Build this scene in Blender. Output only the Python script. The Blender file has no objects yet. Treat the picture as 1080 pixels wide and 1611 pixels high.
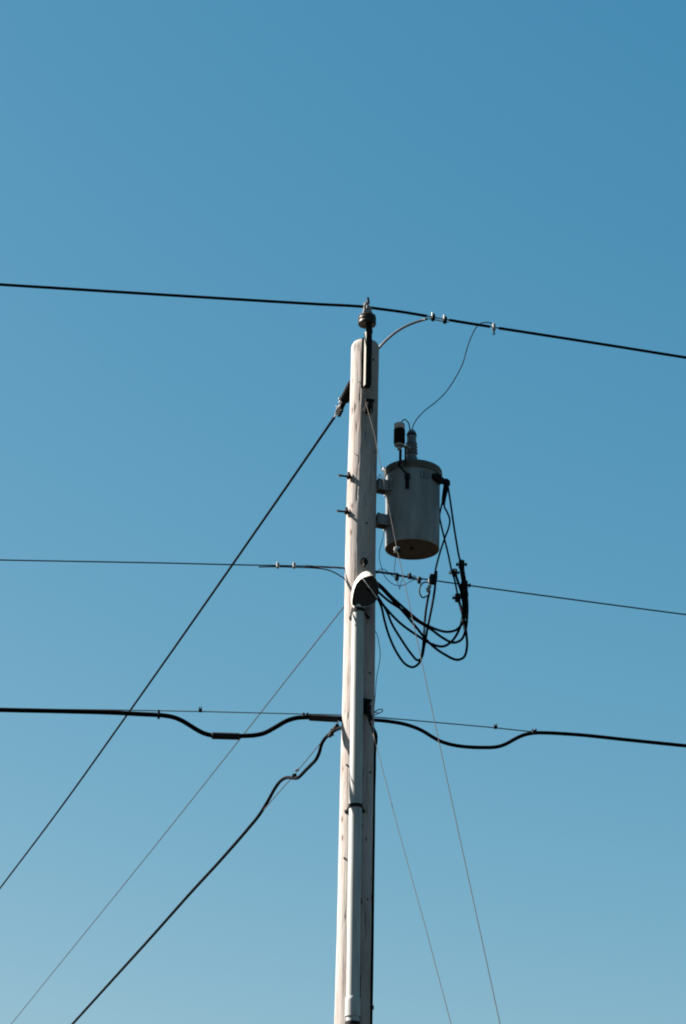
import bpy, bmesh, math, random
from mathutils import Vector, Matrix, noise
random.seed(7)
R = math.radians
sc = bpy.context.scene

# ------------------------------------------------------------------ camera
EYE = Vector((0, 0, 1.6)); PITCH, ROLL, FPX = 24.0, 1.3, 3880.0
cam = bpy.data.cameras.new('camera'); cam.sensor_fit = 'VERTICAL'; cam.sensor_height = 36
cam.lens = FPX / 1611 * 36; cam.clip_end = 5000
co = bpy.data.objects.new('camera', cam); sc.collection.objects.link(co)
co.matrix_world = Matrix.Translation(EYE) @ Matrix.Rotation(R(90 + PITCH), 4, 'X') @ Matrix.Rotation(R(ROLL), 4, 'Z')
sc.camera = co

# ------------------------------------------------------------------ sky, sun, exposure
SUN_EL, SUN_BACK = 40.0, 12.0          # sun at the left, a little beyond the pole
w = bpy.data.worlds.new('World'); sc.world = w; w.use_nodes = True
nt = w.node_tree; nt.nodes.clear()
sky = nt.nodes.new('ShaderNodeTexSky'); sky.sky_type = 'NISHITA'; sky.sun_disc = False
sky.sun_elevation = R(SUN_EL); sky.sun_rotation = R(-(90 - SUN_BACK))
sky.air_density = 1.0; sky.dust_density = 0.5; sky.ozone_density = 1.0
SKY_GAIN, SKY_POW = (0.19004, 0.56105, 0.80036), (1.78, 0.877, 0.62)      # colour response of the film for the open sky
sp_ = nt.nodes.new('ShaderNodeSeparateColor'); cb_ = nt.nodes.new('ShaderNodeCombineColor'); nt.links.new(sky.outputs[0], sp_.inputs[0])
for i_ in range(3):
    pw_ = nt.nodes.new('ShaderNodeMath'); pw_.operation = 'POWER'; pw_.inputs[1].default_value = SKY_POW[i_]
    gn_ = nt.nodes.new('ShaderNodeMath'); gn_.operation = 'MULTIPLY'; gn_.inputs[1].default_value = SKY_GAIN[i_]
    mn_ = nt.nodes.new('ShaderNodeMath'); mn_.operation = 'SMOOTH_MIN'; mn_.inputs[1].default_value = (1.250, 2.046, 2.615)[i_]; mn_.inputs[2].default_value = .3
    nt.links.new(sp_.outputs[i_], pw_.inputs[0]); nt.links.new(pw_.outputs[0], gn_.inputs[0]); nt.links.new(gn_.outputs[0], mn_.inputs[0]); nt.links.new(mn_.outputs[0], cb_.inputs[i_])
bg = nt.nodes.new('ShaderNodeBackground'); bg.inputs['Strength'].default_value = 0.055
wo = nt.nodes.new('ShaderNodeOutputWorld')
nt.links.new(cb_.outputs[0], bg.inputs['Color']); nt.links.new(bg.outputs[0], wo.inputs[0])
sl = bpy.data.lights.new('sun', 'SUN'); sl.energy = 5.0; sl.angle = R(0.5); sl.color = (1, .91, .82)
sc.cycles.pixel_filter_type = 'BLACKMAN_HARRIS'; sc.cycles.filter_width = 2.0
so = bpy.data.objects.new('sun', sl); sc.collection.objects.link(so)
sdir = Vector((-math.cos(R(SUN_EL)) * math.cos(R(SUN_BACK)), math.cos(R(SUN_EL)) * math.sin(R(SUN_BACK)), math.sin(R(SUN_EL))))
so.rotation_euler = sdir.to_track_quat('Z', 'Y').to_euler(); so.location = (-10, 5, 30)
sc.view_settings.view_transform = 'Standard'; sc.view_settings.look = 'None'
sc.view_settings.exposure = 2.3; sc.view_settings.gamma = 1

# ------------------------------------------------------------------ photo measurement -> world points
p_, r_ = R(PITCH), R(ROLL)
FWD = Vector((0, math.cos(p_), math.sin(p_))); RT0 = Vector((1, 0, 0)); UP0 = Vector((0, -math.sin(p_), math.cos(p_)))
RT = math.cos(r_) * RT0 + math.sin(r_) * UP0; UPV = -math.sin(r_) * RT0 + math.cos(r_) * UP0
XP, YP = 0.160, 18.8                 # the pole's axis
def ray(px, py): return FWD + RT * ((px - 540) / FPX) - UPV * ((py - 805.5) / FPX)
def P(px, py, dy=0.0):
    d = ray(px, py); return EYE + d * ((YP + dy) / d.y)
def vplane(ax, ay, az):              # vertical plane through (ax, ay) running at azimuth az (from +Y towards +X)
    n = Vector((math.cos(R(az)), -math.sin(R(az)), 0)); A = Vector((ax, ay, 0))
    def f(px, py):
        d = ray(px, py); return EYE + d * ((A - EYE).dot(n) / d.dot(n))
    return f
LINE = vplane(XP, YP, 81.0)          # the through line
TAP = vplane(XP, YP, -16.3)          # the branch line running away to the left
def BOW(z): return -.0085 * math.exp(-((z - 9.8) / .95) ** 2)      # the pole is not quite straight
def PR(z): return 0.1188 + (11.6 - z) * 0.0033      # pole radius at height z
def F(px, py, off=0.0):              # a point on the near face of the pole, off metres proud of it
    q = P(px, py); rr = PR(q.z) + off; dx = max(-rr * .999, min(rr * .999, q.x - XP - BOW(q.z)))
    return P(px, py, -math.sqrt(rr * rr - dx * dx))

# ------------------------------------------------------------------ materials
def mat(name, col, rough=.5, metal=0.0, n_scale=40, n_amt=.12, bump=.1, stretch=(1, 1, 1), spec=.5):
    m = bpy.data.materials.new(name); m.use_nodes = True; t = m.node_tree; b = t.nodes['Principled BSDF']
    tc = t.nodes.new('ShaderNodeTexCoord'); mp = t.nodes.new('ShaderNodeMapping'); mp.inputs['Scale'].default_value = stretch
    n = t.nodes.new('ShaderNodeTexNoise'); n.inputs['Scale'].default_value = n_scale; n.inputs['Detail'].default_value = 5
    cr = t.nodes.new('ShaderNodeValToRGB')
    cr.color_ramp.elements[0].position = .3; cr.color_ramp.elements[1].position = .7
    cr.color_ramp.elements[0].color = [c * (1 - n_amt) for c in col] + [1]; cr.color_ramp.elements[1].color = [min(1, c * (1 + n_amt)) for c in col] + [1]
    bp = t.nodes.new('ShaderNodeBump'); bp.inputs['Strength'].default_value = bump; bp.inputs['Distance'].default_value = .004
    t.links.new(tc.outputs['Object'], mp.inputs[0]); t.links.new(mp.outputs[0], n.inputs['Vector']); t.links.new(n.outputs['Fac'], cr.inputs[0])
    t.links.new(cr.outputs[0], b.inputs['Base Color']); t.links.new(n.outputs['Fac'], bp.inputs['Height']); t.links.new(bp.outputs[0], b.inputs['Normal'])
    b.inputs['Roughness'].default_value = rough; b.inputs['Metallic'].default_value = metal; b.inputs['Specular IOR Level'].default_value = spec
    return m
M = dict(
    rubber=mat('black_jacket', (.002, .002, .003), .8, n_amt=.3, bump=0, spec=.03),
    gloss=mat('glossy_black_jacket', (.085, .08, .08), .38, n_amt=.2, bump=.0, spec=.7),
    blue=mat('dark_blue_black_jacket', (.003, .006, .016), .7, n_amt=.2, bump=0, spec=.05),
    galv=mat('galvanised_steel', (.16, .16, .155), .55, .3, 60, .25, .25),
    dark=mat('dark_weathered_steel', (.006, .006, .006), .75, .0, 60, .35, .2, spec=.15),
    guy=mat('guy_strand_steel', (.010, .0095, .009), .9, .0, 90, .2, .02),
    strand=mat('dull_strand_steel', (.008, .008, .009), .9, .0, 90, .3, .02),
    alu=mat('bare_aluminium', (.32, .31, .30), .45, .3, 90, .2, .2),
    glaze=mat('brown_glazed_porcelain', (.012, .010, .005), .45, 0, 30, .3, .05, spec=.12),
    polymer=mat('dark_polymer', (.006, .006, .007), .7, 0, 40, .3, .1, spec=.12),
    grey_porc=mat('grey_porcelain', (.07, .075, .075), .45, 0, 40, .15, .1),
    paint=mat('grey_tank_paint', (.118, .130, .130), .5, 0, 9, .22, .15, (1.6, 1.6, .35), spec=.3),
    lid=mat('grey_lid_paint', (.045, .047, .042), .6, 0, 12, .25, .2, spec=.3),
    cap=mat('pale_grey_cap', (.22, .21, .195), .5, 0, 30, .1, .1),
    base=mat('bounce_brown_tank_floor', (.030, .021, .014), .85, 0, 14, .45, .3),  # dark floor coat, with warm bounce light from the ground put into its brown
    stain=mat('faded_stencil_paint', (.035, .04, .045), .6, 0, 60, .3, .1),
    pvc=mat('weathered_pvc', (.21, .225, .22), .6, 0, 9, .16, .12, (3, 3, .35)),
    hood=mat('pale_hood_plastic', (.32, .31, .285), .6, 0, 14, .1, .15),
    inner=mat('black_hood_insert', (.006, .005, .004), .8, 0, 30, .2, .1),
    fibre=mat('dark_fibreglass', (.006, .006, .007), .8, 0, 30, .25, .1, spec=.1),
    fibre_sunlit=mat('sunlit_bracket_flange', (.11, .11, .09), .6, .0, 30, .15, .1),  # sun on the channel's left flange, put into a paler colour than its web
)
def wood():
    m = bpy.data.materials.new('weathered_pole_wood'); m.use_nodes = True; t = m.node_tree; b = t.nodes['Principled BSDF']
    N, Lk = t.nodes.new, t.links.new
    tc = N('ShaderNodeTexCoord')
    def nz(scale, st, det=6, ro=.6):
        mp = N('ShaderNodeMapping'); mp.inputs['Scale'].default_value = st; Lk(tc.outputs['Object'], mp.inputs[0])
        n = N('ShaderNodeTexNoise'); n.inputs['Scale'].default_value = scale; n.inputs['Detail'].default_value = det; n.inputs['Roughness'].default_value = ro
        Lk(mp.outputs[0], n.inputs['Vector']); return n.outputs['Fac']
    def ramp(f, stops):
        r = N('ShaderNodeValToRGB'); e = r.color_ramp.elements
        while len(e) < len(stops): e.new(.5)
        for k, (p, c) in enumerate(stops): e[k].position = p; e[k].color = (*c, 1)
        Lk(f, r.inputs[0]); return r.outputs[0]
    def mul(a, c):
        x = N('ShaderNodeMix'); x.data_type = 'RGBA'; x.blend_type = 'MULTIPLY'; x.inputs['Factor'].default_value = 1
        Lk(a, x.inputs['A']); Lk(c, x.inputs['B']); return x.outputs['Result']
    grain = nz(9, (9, 9, .55)); fine = nz(30, (6, 6, .25), 4); blot = nz(2.2, (1.6, 1.6, .55), 4); crack = nz(16, (5, 5, .12), 3, .5)
    c = ramp(blot, [(.3, (.185, .155, .138)), (.48, (.262, .245, .234)), (.72, (.30, .287, .278))])
    c = mul(c, ramp(grain, [(.26, (.55, .47, .42)), (.43, (.95, .92, .90)), (.8, (1, 1, 1))]))
    c = mul(c, ramp(fine, [(.3, (.80, .78, .76)), (.55, (1, 1, 1))]))
    c = mul(c, ramp(crack, [(.30, (.22, .18, .16)), (.37, (1, 1, 1))]))
    # knots: stretched cells, a dark eye in each of a few
    mp = N('ShaderNodeMapping'); mp.inputs['Scale'].default_value = (5, 5, 2.1); Lk(tc.outputs['Object'], mp.inputs[0])
    v = N('ShaderNodeTexVoronoi'); v.inputs['Scale'].default_value = 1.7; Lk(mp.outputs[0], v.inputs['Vector'])
    c = mul(c, ramp(v.outputs['Distance'], [(.045, (.25, .17, .13)), (.085, (.70, .58, .52)), (.14, (1, 1, 1))]))
    Lk(c, b.inputs['Base Color']); b.inputs['Roughness'].default_value = .85; b.inputs['Specular IOR Level'].default_value = .25
    ad = N('ShaderNodeMath'); ad.operation = 'ADD'; Lk(grain, ad.inputs[0]); Lk(crack, ad.inputs[1])
    bp = N('ShaderNodeBump'); bp.inputs['Strength'].default_value = .5; bp.inputs['Distance'].default_value = .006
    Lk(ad.outputs[0], bp.inputs['Height']); Lk(bp.outputs[0], b.inputs['Normal'])
    return m
M['wood'] = wood()

# ------------------------------------------------------------------ mesh helpers
def frame_of(d):
    d = d.normalized(); a = Vector((0, 0, 1)) if abs(d.z) < .9 else Vector((1, 0, 0))
    u = d.cross(a).normalized(); return u, d.cross(u).normalized()
class MB:
    def __init__(s): s.b = bmesh.new()
    def ring_loft(s, rings, caps=True, smooth=True):
        n = len(rings[0]); vs = [[s.b.verts.new(q) for q in r] for r in rings]
        for a, c in zip(vs, vs[1:]):
            for i in range(n):
                f = s.b.faces.new((a[i], a[(i + 1) % n], c[(i + 1) % n], c[i])); f.smooth = smooth
        if caps:
            s.b.faces.new(vs[0][::-1]); s.b.faces.new(vs[-1])
        return s
    def lathe(s, base, axis, prof, seg=32, smooth=True):       # prof: (distance along the axis, radius)
        u, v = frame_of(axis); a = axis.normalized(); rings = []
        for h, r in prof:
            rings.append([base + a * h + (u * math.cos(2 * math.pi * i / seg) + v * math.sin(2 * math.pi * i / seg)) * r for i in range(seg)])
        return s.ring_loft(rings, True, smooth)
    def cyl(s, a, c, r0, r1=None, seg=14):
        return s.lathe(a, c - a, [(0, r0), ((c - a).length, r0 if r1 is None else r1)], seg)
    def box(s, c, x, y, z, bev=.15):                             # centre, half-extent vectors; edges chamfered
        k = min(x.length, y.length, z.length) * bev
        sx, sy = x.length, y.length
        xs, ys = x * (1 - k / sx), y * (1 - k / sy)
        def rg(h, ax, ay): return [c + h + ax * i + ay * j for i, j in ()]
        def oct_(h, X, Y):
            kx, ky = X.normalized() * k, Y.normalized() * k
            return [c + h + q for q in (X - kx + Y, -X + kx + Y, -X + Y - ky, -X - Y + ky, -X + kx - Y, X - kx - Y, X - Y + ky, X + Y - ky)]
        zt = z * (1 - k / z.length)
        return s.ring_loft([oct_(-z, xs, ys), oct_(-zt, x, y), oct_(zt, x, y), oct_(z, xs, ys)], True, False)
    def abox(s, c, hx, hy, hz, az=0, bev=.15):
        q = Matrix.Rotation(R(az), 3, 'Z')
        return s.box(c, q @ Vector((hx, 0, 0)), q @ Vector((0, hy, 0)), Vector((0, 0, hz)), bev)
    def tube(s, pts, r, seg=10, sub=6, twist=0):
        path = spline(pts, sub); rr = r if callable(r) else (lambda t: r)
        T = [(path[min(i + 1, len(path) - 1)] - path[max(i - 1, 0)]).normalized() for i in range(len(path))]
        u, _ = frame_of(T[0]); rings = []; n = len(path)
        for i, q in enumerate(path):
            u = (u - T[i] * u.dot(T[i])).normalized(); v = T[i].cross(u); rad = rr(i / (n - 1))
            rings.append([q + (u * math.cos(2 * math.pi * k / seg) + v * math.sin(2 * math.pi * k / seg)) * rad for k in range(seg)])
        return s.ring_loft(rings)
    def build(s, name, m, parent=None, root=None):
        s.b.verts.ensure_lookup_table()
        bmesh.ops.recalc_face_normals(s.b, faces=s.b.faces)
        for e in s.b.edges:
            if len(e.link_faces) == 2 and e.calc_face_angle(0) > .75: e.smooth = False      # crisp rims
        o0 = Vector(parent['_o']) if parent is not None else (Vector(root) if root is not None else s.b.verts[0].co.copy())
        for v in s.b.verts: v.co -= o0
        me = bpy.data.meshes.new(name); s.b.to_mesh(me); s.b.free(); me.materials.append(M[m] if isinstance(m, str) else m)
        o = bpy.data.objects.new(name, me); sc.collection.objects.link(o)
        if parent is not None: o.parent = parent
        else: o.location = o0
        o['_o'] = list(o0); ALL.append(o)
        return o
ALL = []
def spline(pts, sub):
    if len(pts) < 3 or sub < 2: return [p.copy() for p in pts]
    out = []; n = len(pts)
    for i in range(n - 1):
        a, b = pts[i], pts[i + 1]; z = pts[i - 1] if i else a * 2 - b; c = pts[i + 2] if i + 2 < n else b * 2 - a
        d1 = max((b - a).length, 1e-6); d0 = max((a - z).length, 1e-6); d2 = max((c - b).length, 1e-6)
        m1 = ((a - z) / d0 * d1 + (b - a)) / 2 if i else (b - a); m2 = ((c - b) / d2 * d1 + (b - a)) / 2 if i + 2 < n else (b - a)
        for k in range(sub):
            t = k / sub; t2, t3 = t * t, t * t * t
            out.append(a * (2 * t3 - 3 * t2 + 1) + m1 * (t3 - 2 * t2 + t) + b * (-2 * t3 + 3 * t2) + m2 * (t3 - t2))
    out.append(pts[-1].copy()); return out
def tag(o, label, cat, group=None, kind=None):
    if label: o['label'] = label
    if cat: o['category'] = cat
    if group: o['group'] = group
    if kind: o['kind'] = kind
    return o
def thing(name, loc, label, cat, group=None):
    o = bpy.data.objects.new(name, None); sc.collection.objects.link(o); o.location = loc; o.empty_display_size = .1
    o['_o'] = list(loc); ALL.append(o); return tag(o, label, cat, group)
X, Y, Z = Vector((1, 0, 0)), Vector((0, 1, 0)), Vector((0, 0, 1))
def extend(a, b, length, curve=.0018, n=8):                      # carry a hanging wire on beyond b (towards the next pole)
    h = Vector((b.x - a.x, b.y - a.y, 0)); sl = (b.z - a.z) / h.length; h.normalize(); out = []
    for i in range(1, n + 1):
        s = length * i / n; out.append(b + h * s + Z * (sl * s + curve * s * s))
    return out
def helix(path_pts, r, turns_per_m, phase, ns=14):              # a strand spiralling along a path
    path = spline(path_pts, ns); L = 0; out = []
    for i, q in enumerate(path):
        if i: L += (q - path[i - 1]).length
        T = (path[min(i + 1, len(path) - 1)] - path[max(i - 1, 0)]); u, v = frame_of(T); a = phase + L * turns_per_m * 2 * math.pi
        out.append(q + (u * math.cos(a) + v * math.sin(a)) * r)
    return out
def dense(a, b, n): return [a.lerp(b, i / n) for i in range(n + 1)]

# ------------------------------------------------------------------ ground
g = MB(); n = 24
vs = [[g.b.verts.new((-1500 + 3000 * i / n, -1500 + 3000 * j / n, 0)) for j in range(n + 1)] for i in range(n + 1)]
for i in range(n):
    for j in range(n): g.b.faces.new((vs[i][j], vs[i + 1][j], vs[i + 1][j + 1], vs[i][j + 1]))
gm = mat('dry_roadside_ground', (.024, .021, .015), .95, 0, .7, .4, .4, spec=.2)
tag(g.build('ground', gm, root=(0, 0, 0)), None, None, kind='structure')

# ------------------------------------------------------------------ the pole
TOP = P(575, 541).z
pole = thing('utility_pole', (XP, YP, 0), 'tall weathered pale wooden utility pole carrying all the wires and the transformer', 'utility pole')
b = MB(); SEG = 96; rings = []
zs = [-.3 + (TOP - .045 + .3) * i / 420 for i in range(421)] + [TOP - .028, TOP - .012, TOP]
for k, z in enumerate(zs):
    cut = {421: .004, 422: .010, 423: .020}.get(k, 0); ring = []
    for i in range(SEG):
        a = 2 * math.pi * i / SEG; q = Vector((math.cos(a), math.sin(a), 0))
        flute = noise.noise(Vector((q.x * 7, q.y * 7, z * .22))) * .0020 + noise.noise(Vector((q.x * 19, q.y * 19, z * .9))) * .0016
        lump = noise.noise(Vector((q.x * 1.4, q.y * 1.4, z * .7 + 9))) * .0045
        chip = min(0, noise.noise(Vector((q.x * 9 + 5, q.y * 9, z * 5))) + .42) * .02
        rr = PR(z) + flute + lump + chip - cut
        rr += noise.noise(Vector((q.x * 34, q.y * 34, z * 7))) * .0011
        ring.append(Vector((XP + BOW(z), YP, z)) + q * rr)
    rings.append(ring)
b.ring_loft(rings); b.build('pole_shaft', 'wood', pole)
for bx, by, tx, ty in ((553.5, 750.5, 534.5, 748), (550, 806, 532, 803.8)):
    A = F(bx, by, -.01); B = P(tx, ty, A.y - YP - .075); d = (B - A).normalized()
    s = MB(); s.cyl(A, B, .0085); s.cyl(B - d * .006, B + d * .006, .011)
    st = s.build('step_bolt', 'dark', pole)
    s = MB(); u, v = frame_of(d); c = A + d * .03; s.box(c, u * .019, v * .019, d * .011); s.cyl(c - d * .03, c + d * .022, .012)
    q = c + Z * .02; s.box(q, X * .006, d * .006, Z * .024)
    s.build('nut', 'dark', st)
for px, py, r in ((573.3, 884, .034),):
    A = F(px, py); d = Vector((.1, -1, -.05)).normalized(); u, v = frame_of(d)
    s = MB(); s.lathe(A - d * .004, d, [(0, .034), (.010, .034)], 7, False); s.cyl(A, A + d * .07, .012); s.lathe(A + d * .012, d, [(0, .024), (.03, .024)], 6, False)
    s.lathe(A + d * .042, d, [(0, .018), (.018, .018)], 6, False); s.tube([A + d * .03 + Z * .01, A + d * .07 + Z * .03 + X * .02, A + d * .04 + Z * .05 + X * .03], .005)
    s.tube([A + d * .02, A + d * .03 - Z * .05], .012)
    s.build('through_bolt', 'dark', pole)
for px, py in ((581.2, 1058.7), (582, 1215), (577.6, 1415), (546.8, 1203.5), (543, 1350), (577, 823), (587, 566), (559, 1140)):
    A = F(px, py); s = MB(); s.lathe(A + Y * .006, Vector((A.x - XP, A.y - YP, 0)), [(0, .006), (.010, .009), (.014, .006)], 8)
    s.build('nail_head', 'dark', pole)
random.seed(3)
for k in range(9):
    A = F(571 + random.uniform(-12, 14) - 0 * k, 600 + k * 36 + random.uniform(-9, 9)) if k < 7 else F(576 + random.uniform(-3, 6), 980 + (k - 7) * 90)
    s = MB(); s.lathe(A + Y * .002, Vector((A.x - XP, A.y - YP, 0)), [(0, .003), (.006, .004), (.007, .002)], 6); s.build('nail_head', 'dark', pole)

# ------------------------------------------------------------------ pole-top insulator on its bracket
ins = thing('pole_top_insulator', F(577, 610), 'squat brown insulator standing on a dark upright bracket at the very top of the pole', 'insulator')
zb, zt = F(578.5, 611).z, P(578.8, 520, -.19).z
cx = F(578.5, 575).x; fy = YP - PR(11) - .004
b = MB(); h = (zt - zb) / 2; c = Vector((cx, fy - .004, (zb + zt) / 2 - .02))
b.abox(c + X * -.012, .040, .004, h - .02); b.build('back_plate', 'fibre', ins)
rot = 19
qa = Matrix.Rotation(R(rot), 3, 'Z'); ox = qa @ X; oy = qa @ Y
b = MB(); c0 = Vector((cx + .009, fy - .052, (zb + zt) / 2 + .004)); b.box(c0, ox * .026, oy * .003, Z * h); b.box(c0 + ox * .0235 + oy * .022, ox * .0028, oy * .019, Z * h)
b.build('channel', 'fibre', ins)
b = MB(); b.box(c0 - ox * .0235 + oy * .022, ox * .0035, oy * .024, Z * h); b.build('channel_flange', 'fibre_sunlit', ins)
for py in (560, 600):
    b = MB(); A = P(581, py, fy - YP - .055); b.cyl(A + Y * .06, A - Y * .014, .009); b.lathe(A - Y * .002, -Y, [(0, .014), (.010, .014)], 6, False); b.build('bracket_bolt', 'dark', ins)
ti = P(577.9, 511.5, -.175); b = MB(); q = Vector((ti.x, ti.y, zt))

qb = Vector((c0.x, c0.y + .01, zt - .004)); b.ring_loft([[qb + X * (i * a) + Y * (j * .02) + Z * hh for i, j in ((-1, -1), (1, -1), (1, 1), (-1, 1))] for hh, a in ((0, .030), (.02, .028), (.055, .017), (.065, .014))], True, False)
b.lathe(qb + Z * .03, (ti + Z * .02) - (qb + Z * .03), [(0, .018), (((ti + Z * .02) - (qb + Z * .03)).length, .017)], 20); b.build('pin', 'dark', ins)
z0 = ti.z; zh = 0
b = MB(); b.lathe(Vector((ti.x, ti.y, z0)), Z, [(.012, .028), (.006, .050), (.0, .066), (.002, .074), (.010, .0775), (.026, .0775), (.034, .072), (.040, .072), (.046, .0775), (.058, .0775), (.064, .072), (.069, .072), (.075, .076), (.086, .072), (.096, .055), (.100, .034), (.110, .030), (.116, .018)], 40)
b.build('insulator_body', 'glaze', ins)
tz = z0 + .108; K = Vector((ti.x, ti.y, tz)); 
b = MB(); ld = Vector((math.sin(R(81)), math.cos(R(81)), 0)); lp = Vector((ld.y, -ld.x, 0))
# saddle with two jaws, keeper and bolt
for s_ in (-1, 1):
    b.box(K + lp * (.020 * s_) + Z * .026, ld * .034, lp * .006, Z * .036); b.box(K + lp * (.028 * s_) + Z * .05, ld * .014, lp * .010, Z * .016)
b.box(K + Z * .004, ld * .040, lp * .026, Z * .010); b.box(K + Z * .088 - ld * .008, ld * .020, lp * .014, (Z * .016 + ld * .008))
b.lathe(K + Z * .098 - ld * .03, ld + Z * .5, [(0, .010), (.02, .011), (.05, .008)], 12)
b.build('line_clamp', 'galv', ins)
b = MB(); b.box(K + Z * .132 + ld * .006, ld * .009, lp * .010, Z * .028 - ld * .004); b.cyl(K + lp * .04 + Z * .055, K - lp * .05 + Z * .055, .008); b.lathe(K - lp * .030 + Z * .055, -lp, [(0, .015), (.012, .015)], 6, False)
b.build('clamp_bolt', 'dark', ins)

# ------------------------------------------------------------------ the top through line
def clamp_on(A, d, size, name, m, parent, bolts=True):
    u, v = frame_of(d); up = Z - d * d.dot(Z); up.normalize(); sd = d.cross(up)
    b = MB(); b.box(A, d * size * .62, sd * size * .75, up * size * 1.15, .35)
    b.lathe(A + up * size * .95, up, [(0, size * .55), (size * .45, size * .5), (size * .5, size * .2)], 6, False)
    b.lathe(A - up * size * .95, -up, [(0, size * .6), (size * .3, size * .55), (size * .35, size * .25)], 10, False)
    if bolts: b.cyl(A - sd * size * 1.1, A + sd * size * 1.1, size * .3, seg=8)
    return b.build(name, m, parent)
pl = thing('power_line', LINE(577, 483), 'thick black power line across the top of the pole over the brown insulator', 'power line')
left = [LINE(577, 483), LINE(569, 482.2), LINE(500, 478.5), LINE(350, 469.5), LINE(200, 460.2), LINE(100, 453.9), LINE(0, 447.6)]
LW = .0128
b = MB(); b.tube([LINE(583, 483.8)] + left + extend(left[-3], left[-1], 35), LW)
b.tube([LINE(577, 483), LINE(586, 484.4), LINE(630, 490.3), LINE(672, 497.2)], LW)
b.tube([LINE(707, 503.5), LINE(740, 508.9), LINE(771, 513.9)], LW)
rt = [LINE(785, 516.2), LINE(860, 527.8), LINE(960, 543.4), LINE(1080, 562.6)]
b.tube(rt + extend(rt[-2], rt[-1], 35), LW)
b.build('insulated_conductor', 'rubber', pl)
b = MB(); b.tube([LINE(666, 496.2), LINE(690, 500.4), LINE(715, 504.8)], .0065); b.build('bare_conductor', 'galv', pl)
b = MB(); b.tube([LINE(765, 513), LINE(790, 517)], .0065); b.build('bare_conductor', 'galv', pl)
dl = (LINE(707, 503.5) - LINE(672, 497.2)).normalized()
for px, py in ((681.8, 499.6), (700.4, 503.6)): clamp_on(LINE(px, py), dl, .025, 'connector', 'dark', pl)
for px, py in ((682.5, 497), (701, 501)):
    b = MB(); A = LINE(px, py) - Y * .03; b.box(A - X * .012, X * .006, Y * .006, Z * .02, .3); b.build('connector_washer', 'alu', pl)

j = thing('jumper_wire', LINE(673, 502), 'glossy black jumper curving from the pole top up to two clamps', 'jumper wire')
def dyv(px, y0, x0, y1, x1): return y0 + (y1 - y0) * (px - x0) / (x1 - x0)
jp = [P(556, 604, .26), P(578, 572, .2), P(597.8, 546, .15), P(609.6, 534, .14), P(627, 520, .13), P(645, 510.5, .12), P(663, 504.2, .11), LINE(672, 501.8)]
b = MB(); b.tube(jp, .0112, 12); b.build('insulated_jumper', 'gloss', j)
b = MB(); b.tube([LINE(668, 502.6), LINE(676, 501.6), LINE(690, 504.2), LINE(706, 507)], .0055); b.build('bare_tail', 'galv', j)

hc = thing('hot_line_clamp', LINE(777.3, 514.8), 'small bright tap clamp with a ring hanging below it on the top line', 'clamp')
A = LINE(777.3, 514.8); b = MB(); b.box(A, dl * .014, dl.cross(Z) * .016, Z * .030, .4); b.lathe(A + Z * .022, Z, [(0, .013), (.014, .009), (.018, .004)], 10); b.build('clamp_body', 'galv', hc)
b = MB(); b.cyl(A - Z * .025, A - Z * .055, .008); b.tube([A - Z * .052 + X * .004, A - Z * .062 + X * .010, A - Z * .076, A - Z * .062 - X * .010, A - Z * .05], .0035); b.box(A - Z * .035, dl * .006, Y * .006, Z * .012); b.build('eye_screw', 'dark', hc)

tl = [(775, 509.5), (770, 507.6), (763.7, 507.2), (756.5, 509), (751, 513.4), (743.5, 526), (735.5, 546.7), (729, 570), (721, 587), (711.5, 603), (700, 619), (684, 634), (668, 646.5), (656.5, 659), (651, 668), (648.5, 676)]
b = MB(); b.tube([LINE(775.5, 512)] + [P(x, y, dyv(x, .2, 775, .05, 648) ) for x, y in tl], .0048, 8)
tag(b.build('tap_lead', 'blue', None), 'thin dark lead looping from the top line down to the transformer bushing', 'wire')

# ------------------------------------------------------------------ transformer
TD = .155; TC = P(648.8, 864.3, TD); TX, TY = TC.x, YP + TD
zbot = TC.z; ztop = P(652, 744, TD).z; RB, RT_ = .2270, .2310
tr = thing('transformer', (TX, TY, zbot), 'grey cylindrical transformer can hung on the right side of the pole', 'transformer')
b = MB(); H = ztop - zbot
b.lathe(Vector((TX, TY, zbot)), Z, [(.012, RB - .008), (0, RB - .008), (0, RB), (.004, RB + .001), (H * .5, (RB + RT_) / 2), (H - .03, RT_), (H, RT_)], 96)
b.build('tank', 'paint', tr)
b = MB(); b.lathe(Vector((TX, TY, zbot + .006)), Z, [(0, .05), (0.001, .14), (0, RB - .009), (.006, RB - .009)], 64); fl = b.build('tank_floor', 'base', tr)
A = Vector((TX - .005, TY - .02, zbot + .004)); b = MB(); b.lathe(A, -Z, [(0, .016), (.01, .014), (.014, .008)], 10); b.build('drain_plug', 'dark', fl)
b = MB(); b.lathe(Vector((TX, TY, zbot + H - .014)), Z, [(-.034, RT_ + .001), (-.034, RT_ + .008), (-.028, RT_ + .011), (.0, RT_ + .012), (.004, RT_ + .016), (.020, RT_ + .016), (.030, RT_ + .010), (.042, RT_ - .02), (.060, .12), (.066, .03)], 96)
b.build('lid', 'lid', tr)
# clamp band ears at the left of the lid
b = MB()
for px, py, hx, hz in ((604.5, 738, .010, .014), (608.5, 746, .016, .016), (610.5, 751, .012, .014)):
    b.abox(P(px, py, TD + .05), hx, .016, hz, 20, .3)
b.build('lid_lug', 'galv', tr)
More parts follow.
